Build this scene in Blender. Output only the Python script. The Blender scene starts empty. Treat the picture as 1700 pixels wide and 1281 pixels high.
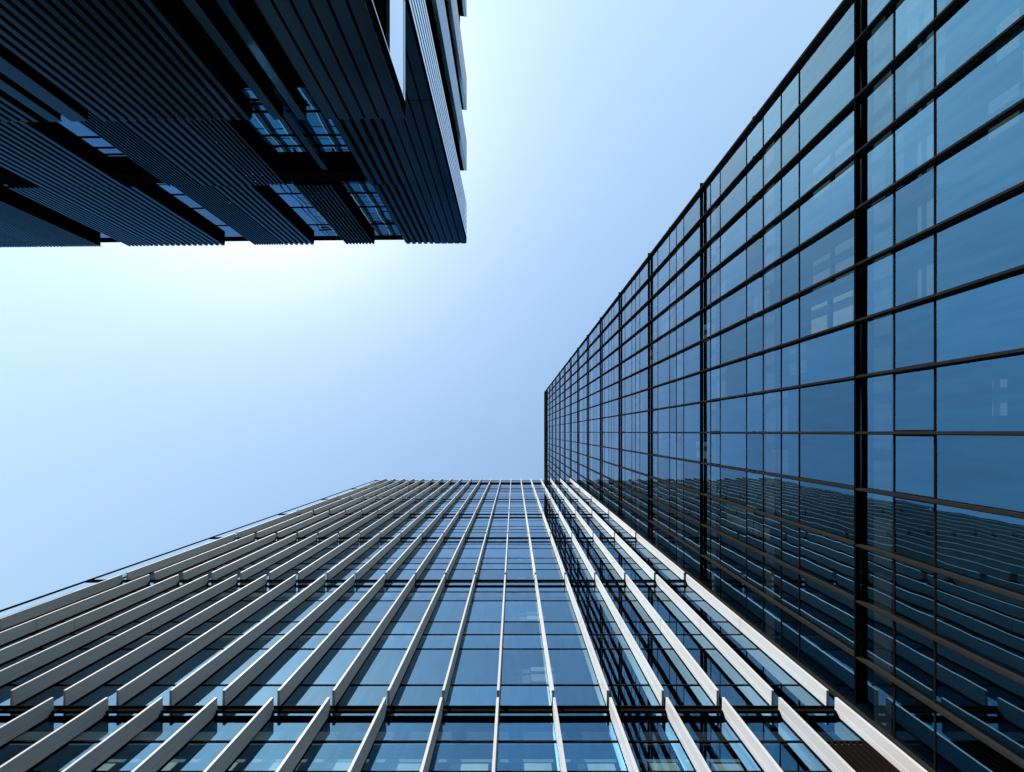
import bpy, math, random
from mathutils import Vector, Matrix

# ------------------------------------------------------------------ scene, camera, sky, sun
S = bpy.context.scene
COL = S.collection
EYE = 1.6                                   # camera height above the pavement
FPX, VPX, VPY, IW, IH = 803.0, 853.0, 717.0, 1700.0, 1281.0

cam = bpy.data.cameras.new('camera')
cam.sensor_fit = 'HORIZONTAL'
cam.sensor_width = 36.0
cam.lens = FPX / IW * 36.0
cam.shift_x = (IW / 2 - VPX) / IW
cam.shift_y = (VPY - IH / 2) / IW
cam.clip_start = 0.05
cam.clip_end = 5000
camo = bpy.data.objects.new('camera', cam)
COL.objects.link(camo)
camo.location = (0, 0, EYE)
camo.rotation_euler = (math.pi, 0, 0)       # straight up, world +Y towards the bottom of the picture
S.camera = camo

# direction towards the sun (it stands behind the louvred building, to the left)
SUN = Vector((-432.0, -580.0, 803.0)).normalized()
elev = math.asin(SUN.z)
w = bpy.data.worlds.new('World')
S.world = w
w.use_nodes = True
nt = w.node_tree
bg = nt.nodes['Background']
sky = nt.nodes.new('ShaderNodeTexSky')
sky.sky_type = 'NISHITA'
sky.sun_disc = False
sky.sun_elevation = elev
sky.sun_rotation = math.atan2(SUN.x, SUN.y)
sky.altitude = 0
sky.air_density = 3.0
sky.dust_density = 0.8
sky.ozone_density = 3.5
wb = nt.nodes.new('ShaderNodeVectorMath')       # white balance of the daylight
wb.operation = 'MULTIPLY'
wb.inputs[1].default_value = (1.03, 1.055, 1.15)
nt.links.new(sky.outputs[0], wb.inputs[0])
nt.links.new(wb.outputs[0], bg.inputs[0])
bg.inputs[1].default_value = 0.050

sl = bpy.data.lights.new('sun', 'SUN')
sl.energy = 5.0
sl.angle = math.radians(0.5)
sl.color = (1.0, 0.985, 0.965)
so = bpy.data.objects.new('sun', sl)
COL.objects.link(so)
so.rotation_euler = SUN.to_track_quat('Z', 'Y').to_euler()
so.location = SUN * 200

S.view_settings.view_transform = 'Standard'
S.view_settings.look = 'None'
S.view_settings.exposure = 1.68
S.view_settings.gamma = 1.0

random.seed(11)
R = random.random
def U(a, b): return a + (b - a) * R()

# ------------------------------------------------------------------ materials
def new_mat(name):
    m = bpy.data.materials.new(name)
    m.use_nodes = True
    return m, m.node_tree.nodes, m.node_tree.links

def paint(name, col, rough=0.45, metal=0.0, spec=0.5, tint=None, var=0.12, scale=3.0, stretch=(1, 1, 1), bump=0.0, rvar=0.1):
    m, N, L = new_mat(name)
    p = N['Principled BSDF']
    p.inputs['Metallic'].default_value = metal
    p.inputs['Specular IOR Level'].default_value = spec
    if tint: p.inputs['Specular Tint'].default_value = (*tint, 1)
    geo = N.new('ShaderNodeNewGeometry')
    mp = N.new('ShaderNodeMapping')
    mp.inputs['Scale'].default_value = stretch
    L.new(geo.outputs['Position'], mp.inputs['Vector'])
    n1 = N.new('ShaderNodeTexNoise'); n1.inputs['Scale'].default_value = scale; n1.inputs['Detail'].default_value = 6
    L.new(mp.outputs[0], n1.inputs['Vector'])
    oi = N.new('ShaderNodeObjectInfo')
    add = N.new('ShaderNodeMath'); add.operation = 'MULTIPLY_ADD'
    L.new(oi.outputs['Random'], add.inputs[0]); add.inputs[1].default_value = 0.5
    L.new(n1.outputs['Fac'], add.inputs[2])
    mr = N.new('ShaderNodeMapRange')
    mr.inputs['From Min'].default_value = 0.35; mr.inputs['From Max'].default_value = 1.15
    mr.inputs['To Min'].default_value = 1 - var; mr.inputs['To Max'].default_value = 1 + var
    L.new(add.outputs[0], mr.inputs['Value'])
    vm = N.new('ShaderNodeVectorMath'); vm.operation = 'SCALE'
    vm.inputs[0].default_value = col
    L.new(mr.outputs[0], vm.inputs['Scale'])
    L.new(vm.outputs[0], p.inputs['Base Color'])
    rr = N.new('ShaderNodeMapRange')
    rr.inputs['From Min'].default_value = 0.3; rr.inputs['From Max'].default_value = 0.7
    rr.inputs['To Min'].default_value = max(0.02, rough - rvar); rr.inputs['To Max'].default_value = rough + rvar
    L.new(n1.outputs['Fac'], rr.inputs['Value'])
    L.new(rr.outputs[0], p.inputs['Roughness'])
    if bump:
        b = N.new('ShaderNodeBump'); b.inputs['Distance'].default_value = bump
        L.new(n1.outputs['Fac'], b.inputs['Height']); L.new(b.outputs[0], p.inputs['Normal'])
    return m

def glass(name, f0, trans, wave=0.0012, wscale=(1.0, 1.0, 1.0)):
    """coated solar glass: coloured mirror reflection by Schlick's law plus a dark tinted view through"""
    m, N, L = new_mat(name)
    N.remove(N['Principled BSDF'])
    out = N['Material Output']
    geo = N.new('ShaderNodeNewGeometry')
    mp = N.new('ShaderNodeMapping'); mp.inputs['Scale'].default_value = wscale
    L.new(geo.outputs['Position'], mp.inputs['Vector'])
    n1 = N.new('ShaderNodeTexNoise'); n1.inputs['Scale'].default_value = 0.8; n1.inputs['Detail'].default_value = 1.5
    L.new(mp.outputs[0], n1.inputs['Vector'])
    b = N.new('ShaderNodeBump'); b.inputs['Distance'].default_value = wave; b.inputs['Strength'].default_value = 1.0
    L.new(n1.outputs['Fac'], b.inputs['Height'])
    lw = N.new('ShaderNodeLayerWeight'); lw.inputs['Blend'].default_value = 0.5
    pw = N.new('ShaderNodeMath'); pw.operation = 'POWER'; pw.inputs[1].default_value = 5.0
    L.new(lw.outputs['Facing'], pw.inputs[0])
    at = N.new('ShaderNodeAttribute'); at.attribute_name = 'pane_tone'; at.attribute_type = 'GEOMETRY'
    mr = N.new('ShaderNodeMapRange'); mr.inputs['To Min'].default_value = 0.80; mr.inputs['To Max'].default_value = 1.20
    L.new(at.outputs['Fac'], mr.inputs['Value'])
    # fine dirt film
    n2 = N.new('ShaderNodeTexNoise'); n2.inputs['Scale'].default_value = 1.7; n2.inputs['Detail'].default_value = 8
    mp2 = N.new('ShaderNodeMapping'); mp2.inputs['Scale'].default_value = (4, 4, 0.5)
    L.new(geo.outputs['Position'], mp2.inputs['Vector']); L.new(mp2.outputs[0], n2.inputs['Vector'])
    mr2 = N.new('ShaderNodeMapRange'); mr2.inputs['From Min'].default_value = 0.3; mr2.inputs['From Max'].default_value = 0.7
    mr2.inputs['To Min'].default_value = 0.93; mr2.inputs['To Max'].default_value = 1.07
    L.new(n2.outputs['Fac'], mr2.inputs['Value'])
    mul = N.new('ShaderNodeMath'); mul.operation = 'MULTIPLY'
    L.new(mr.outputs[0], mul.inputs[0]); L.new(mr2.outputs[0], mul.inputs[1])
    vm = N.new('ShaderNodeVectorMath'); vm.operation = 'SCALE'; vm.inputs[0].default_value = f0
    L.new(mul.outputs[0], vm.inputs['Scale'])
    mix = N.new('ShaderNodeMix'); mix.data_type = 'RGBA'
    L.new(pw.outputs[0], mix.inputs['Factor'])
    L.new(vm.outputs[0], mix.inputs[6]); mix.inputs[7].default_value = (0.80, 0.90, 1, 1)
    gl = N.new('ShaderNodeBsdfGlossy'); gl.inputs['Roughness'].default_value = 0.0
    L.new(mix.outputs[2], gl.inputs['Color']); L.new(b.outputs[0], gl.inputs['Normal'])
    tm = N.new('ShaderNodeMix'); tm.data_type = 'RGBA'
    L.new(pw.outputs[0], tm.inputs['Factor'])
    tm.inputs[6].default_value = (*trans, 1); tm.inputs[7].default_value = (0, 0, 0, 1)
    tr = N.new('ShaderNodeBsdfTransparent'); L.new(tm.outputs[2], tr.inputs['Color'])
    ad = N.new('ShaderNodeAddShader'); L.new(gl.outputs[0], ad.inputs[0]); L.new(tr.outputs[0], ad.inputs[1])
    L.new(ad.outputs[0], out.inputs['Surface'])
    return m

M = {}
M['fin'] = paint('fin_aluminium', (0.268, 0.262, 0.260), rough=0.5, metal=0.0, spec=0.025, var=0.10, scale=2.6, stretch=(1, 1.5, 0.10), rvar=0.08)
M['channel'] = paint('black_channel', (0.005, 0.005, 0.0055), rough=0.85, spec=0.03)
M['beam'] = paint('dark_beam_paint', (0.0040, 0.0038, 0.0038), rough=0.85, spec=0.0, var=0.2)
M['joint'] = paint('dark_joint', (0.006, 0.0047, 0.0042), rough=0.85, spec=0.0)
M['mullion'] = paint('bronze_mullion_paint', (0.0115, 0.0110, 0.0108), rough=0.8, spec=0.0, var=0.18, scale=1.2)
M['glass_F'] = glass('blue_glass', (0.116, 0.245, 0.340), (0.20, 0.24, 0.26), wave=0.0016)
M['glass_B'] = glass('base_blue_glass', (0.058, 0.165, 0.265), (0.28, 0.35, 0.37), wave=0.0010)
M['glass_R'] = glass('deep_blue_glass', (0.066, 0.168, 0.256), (0.23, 0.27, 0.29), wave=0.0036)
M['glass_L'] = glass('window_glass', (0.040, 0.170, 0.330), (0.05, 0.065, 0.075), wave=0.0045, wscale=(1, 1, 0.7))
M['interior'] = paint('interior_grey', (0.02, 0.022, 0.024), rough=0.8, var=0.3)
M['ceiling'] = paint('ceiling_white', (0.05, 0.053, 0.054), rough=0.8)
M['blind'] = paint('pale_blind', (0.28, 0.30, 0.275), rough=0.9, var=0.15, scale=1.5)
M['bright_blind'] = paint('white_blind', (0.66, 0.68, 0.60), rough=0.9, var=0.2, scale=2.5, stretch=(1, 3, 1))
M['curtain'] = paint('grey_curtain', (0.12, 0.125, 0.12), rough=0.95, var=0.5, scale=1.2, stretch=(1, 4, .3))
M['black'] = paint('black_cladding_and_shade', (0.002, 0.002, 0.0023), rough=0.9, spec=0.0)
M['batten'] = paint('blue_black_metal', (0.020, 0.025, 0.031), rough=0.13, metal=1.0, tint=(0.55, 0.78, 1.0), var=0.30, scale=0.9, stretch=(1, 1, 0.35), rvar=0.06)
M['return'] = paint('pale_metal_sky_sheen', (0.74, 0.80, 0.86), rough=0.18, metal=0.9, var=0.15, scale=1.5, stretch=(1, 1, 0.4))  # sky reflection of the east faces is lifted into this pale colour
M['concrete'] = paint('grey_cladding', (0.05, 0.05, 0.052), rough=0.7)

# ------------------------------------------------------------------ mesh helpers
class MB:
    """collects boxes and quads; build() links them as one mesh object"""
    def __init__(s): s.v, s.f, s.t = [], [], []
    def box(s, x0, x1, y0, y1, z0, z1):
        if x0 > x1: x0, x1 = x1, x0
        if y0 > y1: y0, y1 = y1, y0
        if z0 > z1: z0, z1 = z1, z0
        n = len(s.v)
        s.v += [(x0, y0, z0), (x1, y0, z0), (x1, y1, z0), (x0, y1, z0), (x0, y0, z1), (x1, y0, z1), (x1, y1, z1), (x0, y1, z1)]
        for q in ((0, 3, 2, 1), (4, 5, 6, 7), (0, 1, 5, 4), (1, 2, 6, 5), (2, 3, 7, 6), (3, 0, 4, 7)):
            s.f.append(tuple(n + i for i in q)); s.t.append(0.5)
        return s
    def prism(s, pts, z0, z1):
        """vertical prism over a counter-clockwise outline"""
        n, k = len(s.v), len(pts)
        s.v += [(x, y, z0) for x, y in pts] + [(x, y, z1) for x, y in pts]
        s.f.append(tuple(n + k - 1 - i for i in range(k))); s.t.append(.5)
        s.f.append(tuple(n + k + i for i in range(k))); s.t.append(.5)
        for i in range(k):
            j = (i + 1) % k
            s.f.append((n + i, n + j, n + k + j, n + k + i)); s.t.append(.5)
        return s
    def pane(s, c, ux, uz, w, h, tilt):
        """glass pane with its own small tilt; c centre, ux/uz unit vectors"""
        nrm = Vector(ux).cross(Vector(uz))
        a, b = random.gauss(0, tilt), random.gauss(0, tilt)
        n = len(s.v)
        for i, j in ((-1, -1), (1, -1), (1, 1), (-1, 1)):
            p = Vector(c) + Vector(ux) * (i * w / 2) + Vector(uz) * (j * h / 2) + nrm * (a * i * w / 2 + b * j * h / 2)
            s.v.append(tuple(p))
        s.f.append((n, n + 1, n + 2, n + 3)); s.t.append(R())
        return s
    def build(s, name, mat, parent=None, origin=(0, 0, 0), bevel=0.0, xf=None, kind=None, label=None):
        o = Vector(origin)
        vs = s.v if xf is None else [xf(p) for p in s.v]
        me = bpy.data.meshes.new(name)
        me.from_pydata([tuple(Vector(p) - o) for p in vs], [], s.f)
        at = me.attributes.new('pane_tone', 'FLOAT', 'FACE')
        at.data.foreach_set('value', s.t)
        me.materials.append(mat)
        ob = bpy.data.objects.new(name, me)
        COL.objects.link(ob)
        if parent:
            ob.parent = parent
            base = Vector((0, 0, 0)); q = parent
            while q: base += q.location; q = q.parent
            o = o - base
        ob.location = o
        if bevel:
            md = ob.modifiers.new('edge', 'BEVEL'); md.width = bevel; md.segments = 1; md.limit_method = 'ANGLE'
        if kind: ob['kind'] = kind
        if label: ob['label'] = label
        return ob

def thing(name, loc, label, cat):
    o = bpy.data.objects.new(name, None)
    COL.objects.link(o)
    o.location = loc
    o['label'] = label; o['category'] = cat
    return o

# ------------------------------------------------------------------ ground
g = MB()
n = 24
me = bpy.data.meshes.new('ground')
me.from_pydata([(-1500, -1500, 0), (1500, -1500, 0), (1500, 1500, 0), (-1500, 1500, 0)], [], [(0, 1, 2, 3)])
gm, N_, L_ = new_mat('stone_paving')
p = N_['Principled BSDF']
geo = N_.new('ShaderNodeNewGeometry')
bt = N_.new('ShaderNodeTexBrick'); bt.inputs['Scale'].default_value = 1.0
bt.inputs['Color1'].default_value = (.16, .155, .15, 1); bt.inputs['Color2'].default_value = (.20, .195, .185, 1)
bt.inputs['Mortar'].default_value = (.08, .08, .08, 1); bt.inputs['Mortar Size'].default_value = .01
L_.new(geo.outputs['Position'], bt.inputs['Vector']); L_.new(bt.outputs[0], p.inputs['Base Color'])
p.inputs['Roughness'].default_value = .8
me.materials.append(gm)
go = bpy.data.objects.new('ground', me); COL.objects.link(go); go['kind'] = 'structure'

# ================================================================== FINNED TOWER (bottom of the picture)
PITCH, FX0 = 1.25, -0.355                  # fin spacing, x of fin 0
FO, FB, FG = 5.88, 6.245, 6.28             # fin outer edge, fin back, glass plane (y)
FXL, FXR = -17.35, 7.56
BELT = [-EYE, 10.75, 20.0, 28.1, 36.2, 44.3, 52.4, 61.55]
KF = list(range(-13, 7))
def finx(k):                               # bays narrowed towards the left end to follow barrel distortion in the image
    if k == -13: return -16.2
    return FX0 + PITCH * k if k >= -5 else FX0 + PITCH * -5 + 1.208 * (k + 5)
F = thing('office_tower', (-5, FG + 6, 0), 'office tower with pale vertical aluminium fins in stacked tiers over blue glass, at the bottom', 'office tower')

def z(h): return h + EYE

# fins, tier by tier; the 100 lowest (largest) are parts, the two top tiers one part
fin_rest = MB()
def fin_boxes(mb, x, h0, h1):
    t = 0.029
    hm = h0 + (h1 - h0) * 0.47
    for a, b in ((h0, hm - 0.006), (hm + 0.006, h1)):
        mb.box(x - t, x + t, FO, FO + 0.235, z(a), z(b))
        mb.box(x - t - 0.004, x + t + 0.004, FO + 0.2352, FB, z(a), z(b))
    mb.box(x - t + .012, x + t - .012, FO + .012, FB - .012, z(hm - .006), z(hm + .006))
for ti in range(7):
    h0 = BELT[ti] + (0.26 if ti else 0.0)
    h1 = BELT[ti + 1] - 0.02
    proto = None
    if ti < 5:
        mb = MB(); fin_boxes(mb, 0, h0, h1)
        cb = MB().box(-.022, .022, FB + .0005, FG - .004, z(h0), z(h1))
        for k in KF:
            x = finx(k)
            if proto is None:
                proto = mb.build('fin', M['fin'], F, origin=(0, FO, z(h0)), bevel=0.004)
                pc = cb.build('channel', M['channel'], proto, origin=(0, FO, z(h0)))
                o, c = proto, pc
            else:
                o = proto.copy(); COL.objects.link(o); o.parent = F
                c = pc.copy(); COL.objects.link(c); c.parent = o
            o.location = Vector((x, FO, z(h0))) - F.location
    else:
        for k in KF: fin_boxes(fin_rest, finx(k), h0, h1)
fin_rest.build('fin', M['fin'], F, kind='stuff')

# glazing: one window per bay and tier (its panes split by transoms)
def tier_joints_F(ti):
    b, t = BELT[ti], BELT[ti + 1]
    if ti == 6: return [b, b + 2.0, b + 3.0, b + 4.0, b + 6.0, b + 7.0, t - 0.05]
    if ti == 0: return [b, 0.9, 2.9, 4.0, 5.0, 7.0, 8.0, 8.93, 9.81, t]
    return [b] + [t - d for d in (8, 6, 5, 4, 2, 1) if t - d > b + .3] + [t]
edges = [FXL] + [finx(k) for k in KF] + [FXR]
rest_g, rest_t = MB(), MB()
for ti in range(7):
    J = tier_joints_F(ti)
    for bi in range(len(edges) - 1):
        x0, x1 = edges[bi], edges[bi + 1]
        big = ti < 4 or (ti == 4 and bi > 4)
        gm_, tm_ = (MB(), MB()) if big else (rest_g, rest_t)
        for a, b in zip(J[:-1], J[1:]):
            if ti == 0 and bi == 19 and b < 9.9: continue        # louvred plant bay
            gm_.pane(((x0 + x1) / 2, FG, z((a + b) / 2)), (1, 0, 0), (0, 0, 1), x1 - x0, b - a, 0.0011)
        for j in J[1:-1]:
            tm_.box(x0 + .03, x1 - .03, FG - .014, FG + .03, z(j) - .022, z(j) + .022)
        for xa, xb in ((x0 + .024, x0 + .0299), (x1 - .0299, x1 - .024)):
            tm_.box(xa, xb, FG - .012, FG + .028, z(J[1]) - .021, z(J[-2]) + .021)
        if big:
            og = ((x0 + x1) / 2, FG, z(J[0]))
            wo = gm_.build('window', M['glass_F' if ti else 'glass_B'], F, origin=og)
            tm_.build('frame', M['joint'], wo, origin=og)
rest_g.build('window', M['glass_F'], F, kind='stuff')
rest_t.build('frame', M['joint'], F, kind='stuff')

# belt beams in the gaps between fin tiers
for b in BELT[1:-1]:
    mb = MB().box(FXL - .28, FXR - .1, 6.15, 6.205, z(b - .09), z(b + .09))
    mb.box(FXL - .28, FXR - .1, 6.118, 6.1498, z(b + .045), z(b + .075))
    for k in KF:
        x = finx(k)
        mb.box(x - .05, x + .05, 6.2055, FG - .006, z(b - .15), z(b - .03))
    mb.build('belt_beam', M['beam'], F, origin=(FXL, 6.15, z(b)))
top = BELT[-1]
mb = MB().box(FXL - .28, FXR - .1, 6.13, 6.21, z(top - .55), z(top - .22))
mb.build('belt_beam', M['beam'], F, origin=(FXL, 6.15, z(top)))
mb = MB()
hh = top - 3.4
while hh < top - 1.6:
    mb.box(FXL, FXR, FG - .07, FG - .02, z(hh), z(hh + .10)); hh += .22
mb.build('louvre_grille', M['beam'], F, origin=(FXL, FG, z(top - 3.4)))
MB().box(FXL - .05, FXL - .0205, 6.03, 6.10, .02, z(top - .3)).build('corner_post', M['beam'], F, origin=(FXL, 6.1, 0))
# louvred grille low in the last full bay
mb = MB()
x0, x1 = edges[19] + .06, edges[20] - .06
nb = 9
for i in range(nb):
    x = x0 + (x1 - x0) * (i + .5) / nb
    mb.box(x - .018, x + .018, FG - .05, FG + .06, z(.9), z(9.74))
hh = 1.0
while hh < 9.7:
    mb.box(x0, x1, FG + .0605, FG + .10, z(hh), z(hh + .035)); hh += .11
mb.build('louvre_grille', M['joint'], F, origin=(x0, FG, z(.9)))

# slabs, rooms, roof
mb = MB()
hs = []
for ti in range(7):
    J = tier_joints_F(ti)
    hs += [BELT[ti + 1] - .3, BELT[ti + 1] - 4.3] if ti else [10.45, 6.0, 2.0]
for h in hs:
    MB().box(FXL + .3, FXR, FG + .35, FG + 9, z(h - .25), z(h + .25)).build('floor_slab', M['ceiling'], F, origin=(FXL, FG, z(h)))
MB().box(FXL + .2, FXR, FG + 5.5, FG + 5.7, z(-EYE + .1), z(top - .8)).build('core_wall', M['interior'], F, origin=(FXL, FG + 5.5, 0))
mb = MB().box(FXL - .02, FXL + .15, FG + .012, FG + 18, 0.02, z(top - .35))
mb.box(FXL + .16, FXR + 14, FG + 17.8, FG + 18, 0.02, z(top - .35))
mb.build('side_wall', M['concrete'], F, origin=(FXL, FG, 0))
MB().box(FXL + .16, FXR, FG + .05, FG + 17.79, z(top - .7), z(top - .4)).build('roof', M['concrete'], F, origin=(FXL, FG, z(top)))
# pale panels standing in for lit ceilings and pelmets, lightness put in their colour
def pale_panel_F(xa, xb, ha, hb, d=.30, m='blind'):
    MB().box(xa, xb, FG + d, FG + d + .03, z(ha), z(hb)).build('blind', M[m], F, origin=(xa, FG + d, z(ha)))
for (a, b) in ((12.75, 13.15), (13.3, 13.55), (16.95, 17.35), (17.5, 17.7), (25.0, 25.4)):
    pale_panel_F(-.15, 0.45, a, b, .34); pale_panel_F(0.47, 1.15, a + .02, b, .30, 'bright_blind')
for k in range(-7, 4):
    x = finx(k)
    pale_panel_F(x + .35 + .2 * R(), x + 1.1, 8.4, 9.62 + .05 * R(), .32, 'bright_blind')
    pale_panel_F(x + .08, x + 1.17, 9.73, 9.82, .36)
for i in range(16):
    k = random.choice(KF[2:15]); x = finx(k)
    b = random.choice(BELT[2:6]); hh = b + random.choice((1.1, 5.1))
    pale_panel_F(x + U(.1, .4), x + U(.8, 1.15), hh + U(0, .3), hh + U(.5, .9), U(.3, .45))

# ================================================================== GLASS TOWER (right)
RO, RG = 7.60, 7.71
MOD = 1.2425
RTIER = [-EYE, 10.76, 19.68] + [19.68 + 7.66 * i for i in range(1, 13)]
RTOP = 120.5
KR = list(range(-8, 12))                     # mullion lines; last bay runs into the finned tower
T = thing('glass_tower', (RG + 8, -2, 0), 'tall dark-framed glass tower with a plain blue grid of panes, on the right', 'glass tower')
REND = 14.6                                 # the tower runs on behind the finned one, above its roof
NEAR = FG + .55                             # where the finned tower's front meets it
ys = [MOD * k + 0.02 for k in KR]
ys_e = ys + [REND]

def joints_R(ti):
    b, t = RTIER[ti], RTIER[ti + 1]
    if ti == 0: return [b, 1.0, 3.0, 4.0, 5.0, 7.0, 8.85, 9.80, t]
    if ti == 1: return [b, 13.06, 13.94, 14.95, 16.02, 18.06, 18.95, t]
    return [b] + [t - d for d in (5.4, 4.4, 3.4, 1.46, .5)] + [t]
rest_g, rest_t = MB(), MB()
for ti in range(len(RTIER) - 1):
    J = joints_R(ti)
    for bi in range(len(ys_e) - 1):
        y0, y1 = ys_e[bi], ys_e[bi + 1]
        if ti < 7 and y0 > NEAR: continue                  # hidden inside the finned tower
        big = ti < 7
        gm_, tm_ = (MB(), MB()) if big else (rest_g, rest_t)
        for a, b in zip(J[:-1], J[1:]):
            gm_.pane((RG, (y0 + y1) / 2, z((a + b) / 2)), (0, -1, 0), (0, 0, 1), y1 - y0, b - a, 0.0022)
        for j in J[1:-1]:
            tm_.box(RG - .012, RG + .03, y0 + .02, y1 - .02, z(j) - .019, z(j) + .019)
        for ya, yb in ((y0 + .014, y0 + .0199), (y1 - .0199, y1 - .014)):
            tm_.box(RG - .010, RG + .028, ya, yb, z(J[1]) - .018, z(J[-2]) + .018)
        # opening light: a thin frame round one narrow pane
        a, b = (J[-3], J[-2])
        if big and bi < 11:
            for (ya, yb, ha, hb) in ((y0 + .036, y0 + .062, a + .0195, b - .0195), (y1 - .062, y1 - .036, a + .0195, b - .0195)):
                tm_.box(RG - .022, RG - .004, ya, yb, z(ha), z(hb))
        if big:
            og = (RG, (y0 + y1) / 2, z(J[0]))
            wo = gm_.build('window', M['glass_R'], T, origin=og)
            tm_.build('frame', M['joint'], wo, origin=og)
rest_g.build('window', M['glass_R'], T, kind='stuff')
rest_t.build('frame', M['joint'], T, kind='stuff')

for i, y in enumerate(ys):
    wd = .036 if i else .06
    zb = .02 if y < NEAR else z(62.5)
    mb = MB().box(RO, RG - .003, y - wd, y + wd, zb, z(RTOP - .2))
    mb.box(RO - .022, RO - .0003, y - wd * .55, y + wd * .55, zb, z(RTOP - .2))
    for ti in range(1, len(RTIER) - 1):                       # sleeve joints of the rail
        hm = (RTIER[ti] + RTIER[ti + 1]) / 2 + .1
        if z(hm) > zb: mb.box(RO - .028, RO + .03, y - wd - .007, y + wd + .007, z(hm - .05), z(hm + .05))
    mb.build('mullion', M['mullion'], T, origin=(RO, y, 0))
for ti, h in enumerate(RTIER[1:]):
    ye = REND if h > 62 else NEAR - .8
    mb = MB().box(RO - .025, RO + .094, ys[0] - .20, ye, z(h - .036), z(h + .006))
    mb.box(RO - .030, RO - .0252, ys[0] - .20, ye, z(h - .012), z(h + .004))
    for y in ys:
        if y > ye: continue
        mb.box(RO + .0942, RG - .008, y - .05, y + .05, z(h - .03), z(h + .0))
    mb.build('belt_beam', M['beam'], T, origin=(RO, 0, z(h)))
# crown screen
mb = MB()
hh = RTIER[-1] + .5
while hh < RTOP - .4:
    mb.box(RO + .03, RG - .01, ys[0] + .04, REND, z(hh), z(hh + .42)); hh += .62
mb.box(RO - .05, RG + .1, ys[0] - .2, REND, z(RTOP - .4), z(RTOP))
mb.build('crown_screen', M['beam'], T, origin=(RO, 0, z(RTIER[-1])))
# slabs, rooms and walls behind the glass
for ti in range(len(RTIER) - 1):
    for h in (RTIER[ti + 1] - .25, (RTIER[ti] + RTIER[ti + 1]) / 2 - .1):
        MB().box(RG + .30, RG + 9, ys[0] + .25, REND + 2, z(h - .25), z(h + .25)).build('floor_slab', M['ceiling'], T, origin=(RG, 0, z(h)))
MB().box(RG + 5.5, RG + 5.7, ys[0] + .2, REND + 2, .02, z(RTOP - 6)).build('core_wall', M['interior'], T, origin=(RG + 5.5, 0, 0))
mb = MB().box(RG + .012, RG + 20, ys[0] - .05, ys[0] + .12, .02, z(RTOP - .5))
mb.box(RG + 19.8, RG + 20, ys[0] + .1205, REND + 2, .02, z(RTOP - .5))
mb.build('side_wall', M['concrete'], T, origin=(RG, ys[0], 0))
MB().box(RG + .12, RG + 19.7, ys[0] + .13, REND + 2, z(RTOP - 6), z(RTOP - 5.6)).build('roof', M['concrete'], T, origin=(RG, 0, z(RTOP - 6)))
# sunlit curtains, blinds and columns behind the glass
def blind_R(ya, yb, ha, hb, d=.28):
    MB().box(RG + d, RG + d + .03, ya, yb, z(ha), z(hb)).build('blind', M['blind'], T, origin=(RG + d, ya, z(ha)))
def colR(ya, yb, ha, hb, d=.6):
    MB().box(RG + d, RG + d + .25, ya, yb, z(ha), z(hb)).build('column', M['blind'], T, origin=(RG + d, ya, z(ha)))
for bi in range(6):
    y0, y1 = ys[bi], ys[bi + 1]
    blind_R(y0 + U(.30, .42), y1 - .05, 9.12, 9.52, .24)
    if bi in (0, 1, 2, 3):
        blind_R(y0 + U(.4, .5), y1 - .12, 7.80, 8.42, .55)
        blind_R(y0 + .12, y1 - U(.2, .4), 7.50, 7.70, .40)
    if bi in (2, 4):
        blind_R(y0 + U(.25, .4), y1 - .1, 11.45, 12.2, .40)
        blind_R(y0 + U(.25, .4), y1 - .1, 12.4, 13.1, .40)
for a, b in ((12.4, 13.12), (11.5, 12.22)):
    MB().box(RG + .36, RG + .39, -3.38, -2.65, z(a), z(b)).build('blind', M['bright_blind'], T, origin=(RG + .36, -3, z(a)), label='brightly lit white blind')
blind_R(ys[7] + .35, ys[7] + .95, 7.95, 8.2, .4)
for i in range(46):                                          # thin grey curtains here and there
    bi = random.randrange(0, 11); ti = random.randrange(0, 6)
    J = joints_R(ti); q = random.randrange(1, len(J) - 1)
    y0, y1 = ys[bi], ys[bi + 1]
    ya = y0 + random.choice((.06, .06, .5)); yb = y1 - random.choice((.06, .06, .4))
    MB().box(RG + .22, RG + .235, ya, yb, z(J[q] + .04), z(J[q + 1] - .04)).build('curtain', M['curtain'], T, origin=(RG + .22, ya, z(J[q])))
for i in range(18):
    bi = random.randrange(0, 9); ti = random.randrange(2, 6)
    t = RTIER[ti + 1]; y0, y1 = ys[bi], ys[bi + 1]
    a = t - random.choice((3.3, 7.2, 6.9))
    blind_R(y0 + U(.1, .5), y1 - U(.1, .2), a, a + U(.6, 1.4), U(.35, .6))

# ================================================================== LOUVRED BUILDING (top left)
HL = 18.0
D2, D1, HB, H1 = 7.02, 5.03, 13.68, 7.76    # upper screen plane, lower screen plane, belt, top of the lower block
XC = -1.748                                  # east corner
GL = D2 + .27
XW = -40.0
ANG = math.radians(0.5)
ca, sa = math.cos(ANG), math.sin(ANG)
K = 0.885                                    # scale about the camera, takes its reflection out of frame (heights from eye level)
def cam_scaled(p): return (p[0] * K, p[1] * K, EYE + (p[2] - EYE) * K)
def sx(p):                                   # street front turned half a degree to follow distortion in the image
    dx, dy = p[0] - XC, p[1] + D2
    return cam_scaled((XC + dx * ca + dy * sa, -D2 - dx * sa + dy * ca, p[2]))
Lb = thing('louvred_building', (-12, -14, 0), 'low dark building clad in staggered black metal louvre panels, at the upper left', 'office building')

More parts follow.
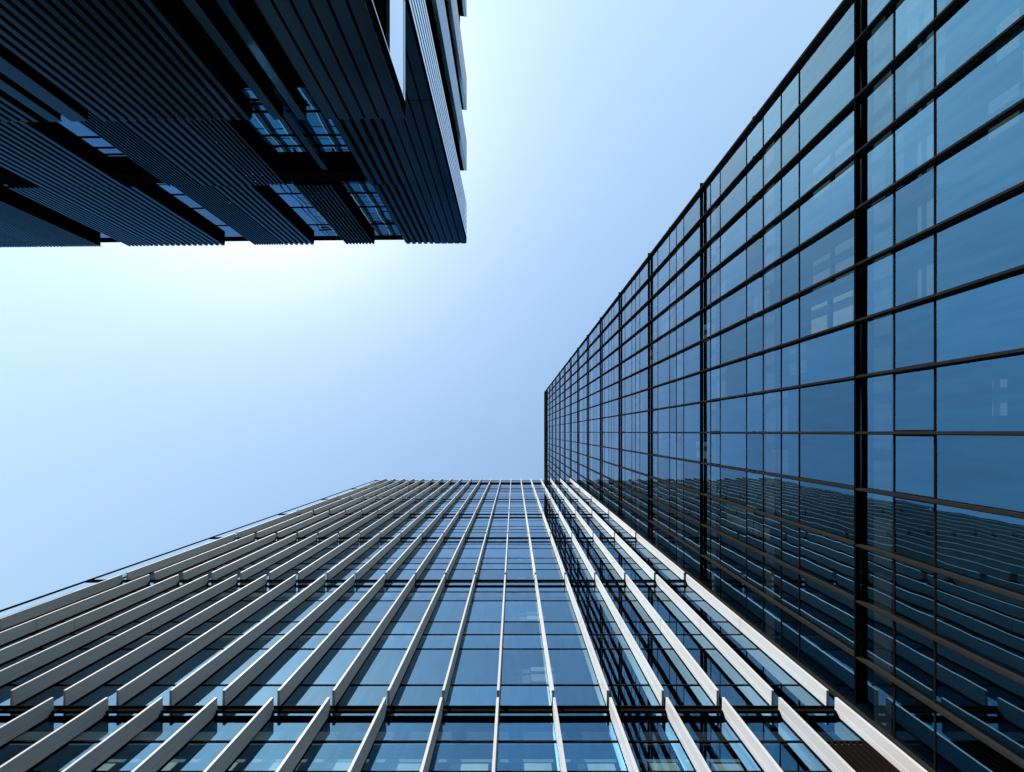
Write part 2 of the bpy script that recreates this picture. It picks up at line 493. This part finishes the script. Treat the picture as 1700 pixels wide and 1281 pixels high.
def bdepth(pitch, gapf): return max(.014, min(.06, pitch * gapf * .42))
def battens(mb, xa, xb, pitch, gapf, h0, h1, yf):
    """vertical trapezoid battens from xa to xb, front face on y = -yf (towards the street)"""
    nbt = max(1, round((xb - xa) / pitch)); pt = (xb - xa) / nbt
    depth = bdepth(pitch, gapf)
    for i in range(nbt):
        x0 = xa + pt * i + pt * gapf * .5; x1 = xa + pt * (i + 1) - pt * gapf * .5
        c = min(.008, (x1 - x0) * .12)
        mb.prism([(x0, -yf - depth), (x1, -yf - depth), (x1, -yf - c), (x1 - c, -yf), (x0 + c, -yf), (x0, -yf - c)], z(h0), z(h1))
    return mb
def screen(bands, h0, h1, yf, back):
    """one louvre panel: battens on a black box"""
    xa, xb = bands[0][0], bands[-1][1]
    hj = 10.23
    mb = MB()
    for a, b, pt, gp in bands: battens(mb, a, b, pt, gp, h0, h1 + U(0, .004), yf)
    cs = MB()
    for a, b, pt, gp in bands: cs.box(max(a, xa + .008), b - .003, -yf - bdepth(pt, gp) + .002, -back, z(h0) + .004, z(h1) - .05)
    o = mb.build('louvre_panel', M['batten'], Lb, origin=((xa + xb) / 2, -yf, z(h0)), xf=sx)
    cs.build('panel_case', M['black'], o, origin=((xa + xb) / 2, -yf, z(h0)), xf=sx)
    return o
C, FN, MD = (.204, .43), (.092, .56), (.122, .50)
WD = (.225, .13)
# top storey
screen([(-19.6, -17.66, *FN), (-17.66, -16.77, *MD), (-16.77, -15.33, *FN)], HB + .012, HL, D2, GL - .01)
screen([(-25.5, -21.0, *FN)], HB + .012, HL, D2, GL - .01)
screen([(-14.35, -13.39, .133, .42), (-13.39, -10.71, *C)], HB + .012, HL, D2, GL - .01)
screen([(-9.66, -8.55, *FN), (-8.55, -7.40, *C)], HB + .012, HL, D2, GL - .01)
screen([(-6.25, -5.16, *MD)], HB + .012, HL, D2, GL - .01)
screen([(-4.03, -2.95, .216, .36), (-2.95, XC, .24, .13)], HB + .012, HL, D2, GL - .01)
# middle storey
screen([(-22, -15.4, *C)], 4.0, HB, D2, GL - .01)
screen([(-13.39, -10.94, *C)], 4.0, HB, D2, GL - .01)
screen([(-9.78, -8.85, *FN), (-8.85, -7.35, *C), (-7.35, -6.41, *MD)], 4.0, HB, D2, GL - .01)
screen([(-4.11, -2.95, .216, .36), (-2.95, XC, .24, .13)], 10.24, HB, D2, GL - .01)
screen([(-4.11, -2.95, .216, .36), (-2.95, XC, .24, .10)], 4.0, 10.22, D2, GL - .01)
# ledge at the belt
mb = MB().box(XW, -4.12, -GL + .006, -D2 - .03, z(13.06), z(HB - .10))
mb.box(XW, -4.12, -D2 - .029, -D2 - .012, z(HB - .075), z(HB - .055))
mb.build('ledge', M['black'], Lb, origin=(-10, -D2, z(13.3)), xf=sx)
MB().box(XW, XC - .3, -GL - .3, -GL + .07, z(HL + .02), z(HL + .12)).build('coping', M['black'], Lb, origin=(-10, -GL, z(HL)), xf=sx)
# windows in the open bays
def win(xa, xb, h0, h1, vs, hz, bars=True):
    mb = MB()
    vs = [xa] + vs + [xb]; hz = [h0] + hz + [h1]
    for a, b in zip(vs[:-1], vs[1:]):
        for c, d in zip(hz[:-1], hz[1:]):
            mb.pane(((a + b) / 2, -GL, z((c + d) / 2)), (-1, 0, 0), (0, 0, 1), b - a, d - c, .0015)
    og = ((xa + xb) / 2, -GL, z(h0))
    o = mb.build('window', M['glass_L'], Lb, origin=og, xf=sx)
    mb = MB()
    for v in vs: mb.box(v - .018, v + .018, -GL - .02, -GL + .03, z(h0), z(h1))
    for q in hz[1:-1]: mb.box(xa + .02, xb - .02, -GL - .02, -GL + .018, z(q) - .018, z(q) + .018)
    mb.build('frame', M['black'], o, origin=og, xf=sx)
for (xa, xb, vs) in ((-15.33, -14.35, []), (-10.71, -9.66, []), (-7.40, -6.25, []), (-5.16, -4.03, []), (-21.0, -19.6, [])):
    win(xa, xb, HB - .1, HL + .02, vs, [14.7, 15.6, 16.9])
for (xa, xb, vs) in ((-15.4, -13.39, []), (-10.94, -9.78, []), (-6.41, -4.11, [-5.3])):
    win(xa, xb, 4.2, 13.07, vs, [5.6, 7.5, 9.0, 10.96, 11.83, 12.27, 12.57])
# post and rail in front of the wide opening
mb = MB().box(-5.15, -5.00, -D2 - .20, -D2 - .06, z(4.0), z(13.05))
mb.build('post', M['batten'], Lb, origin=(-5.07, -D2, z(4)), xf=sx)
mb = MB().box(-6.40, -4.12, -GL + .05, -GL + .09, z(12.74), z(12.80))
for i in range(5): mb.box(-6.2 + .5 * i, -6.17 + .5 * i, -GL + .02, -GL + .09, z(12.50), z(12.739))
mb.build('rail', M['black'], Lb, origin=(-5.2, -GL, z(12)), xf=sx)
# body of the building behind
mb = MB().box(XW, XC - .36, -GL - .6, -GL - .25, .02, z(HL))
mb.build('wall', M['black'], Lb, origin=(-12, -GL, 0), xf=sx)
MB().box(XW, XC - .36, -32, -GL - .9, z(HL - .5), z(HL - .24)).build('roof', M['concrete'], Lb, origin=(-12, -20, z(HL)), xf=cam_scaled)
# ---- east side: staggered panels facing +x, sky reflection brightened into their metal
XE = XC
def side_screen(ya, yb, pitch, gapf, h0, h1):
    mb = MB()
    nbt = max(1, round((yb - ya) / pitch)); pt = (yb - ya) / nbt
    for i in range(nbt):
        a = ya + pt * i + pt * gapf * .5; b = ya + pt * (i + 1) - pt * gapf * .5
        c = min(.012, (b - a) * .2)
        mb.prism([(XE - .11, a), (XE - c, a), (XE, a + c), (XE, b - c), (XE - c, b), (XE - .11, b)], z(h0), z(h1))
    o = mb.build('louvre_panel', M['return'], Lb, origin=(XE, (ya + yb) / 2, z(h0)), xf=cam_scaled)
    MB().box(XE - .24, XE - .108, ya + .004, yb - .004, z(h0) + .004, z(h1) - .03).build('panel_case', M['black'], o, origin=(XE, ya, z(h0)), xf=cam_scaled)
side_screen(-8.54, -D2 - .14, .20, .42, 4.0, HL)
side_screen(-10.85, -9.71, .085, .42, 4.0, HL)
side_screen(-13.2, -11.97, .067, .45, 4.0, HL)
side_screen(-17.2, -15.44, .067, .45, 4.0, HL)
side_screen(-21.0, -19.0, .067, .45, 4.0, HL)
MB().box(XE - .36, XE - .2405, -32, -D2 - .55, .02, z(HL - .10)).build('wall', M['black'], Lb, origin=(XE, -20, 0), xf=cam_scaled)
# ---- lower block standing forward
lb = MB().box(XW, XC - .62, -6.6, -D1 - .26, .02, z(H1 - .35))
lb.build('podium', M['black'], Lb, origin=(-12, -D1, 0), xf=sx)
def pxl(px): return (px - VPX) * H1 / FPX
def low(bands, depth=.23, top=H1):
    xa, xb = bands[0][0], bands[-1][1]
    mb = MB()
    for a, b, pt, gp in bands: battens(mb, a, b, pt, gp, 0.0, top + U(0, .004), D1)
    cs = MB()
    for a, b, pt, gp in bands: cs.box(max(a, xa + .008), b - .003, -D1 - bdepth(pt, gp) + .002, -D1 - .255, z(0), z(top) - .012)
    o = mb.build('louvre_panel', M['batten'], Lb, origin=((xa + xb) / 2, -D1, z(0)), xf=sx)
    cs.build('panel_case', M['black'], o, origin=((xa + xb) / 2, -D1, z(0)), xf=sx)
low([(-12, pxl(66), .15, .42)])
low([(pxl(79), pxl(101), .3, .02)])
low([(pxl(115), pxl(146), .4, .02)])
low([(pxl(166), pxl(418), .15, .42)])
low([(pxl(452), pxl(469), .3, .02)])
low([(pxl(492), pxl(508), .3, .02)])
low([(pxl(537), XC, .212, .11)])
# pale metal frame on the lower block's east side, sky sheen in its colour
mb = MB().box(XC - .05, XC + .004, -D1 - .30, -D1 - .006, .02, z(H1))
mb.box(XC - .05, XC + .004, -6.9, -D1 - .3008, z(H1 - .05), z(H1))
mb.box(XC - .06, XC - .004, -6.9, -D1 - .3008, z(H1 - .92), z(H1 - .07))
mb.build('side_frame', M['return'], Lb, origin=(XC, -D1, 0), xf=cam_scaled)
MB().box(XC - .55, XC - .08, -6.9, -D1 - .26, .02, z(H1 - .06)).build('recess_shade', M['black'], Lb, origin=(XC - .3, -6, 0), xf=cam_scaled)  # solid black block standing in for the shade inside the opening
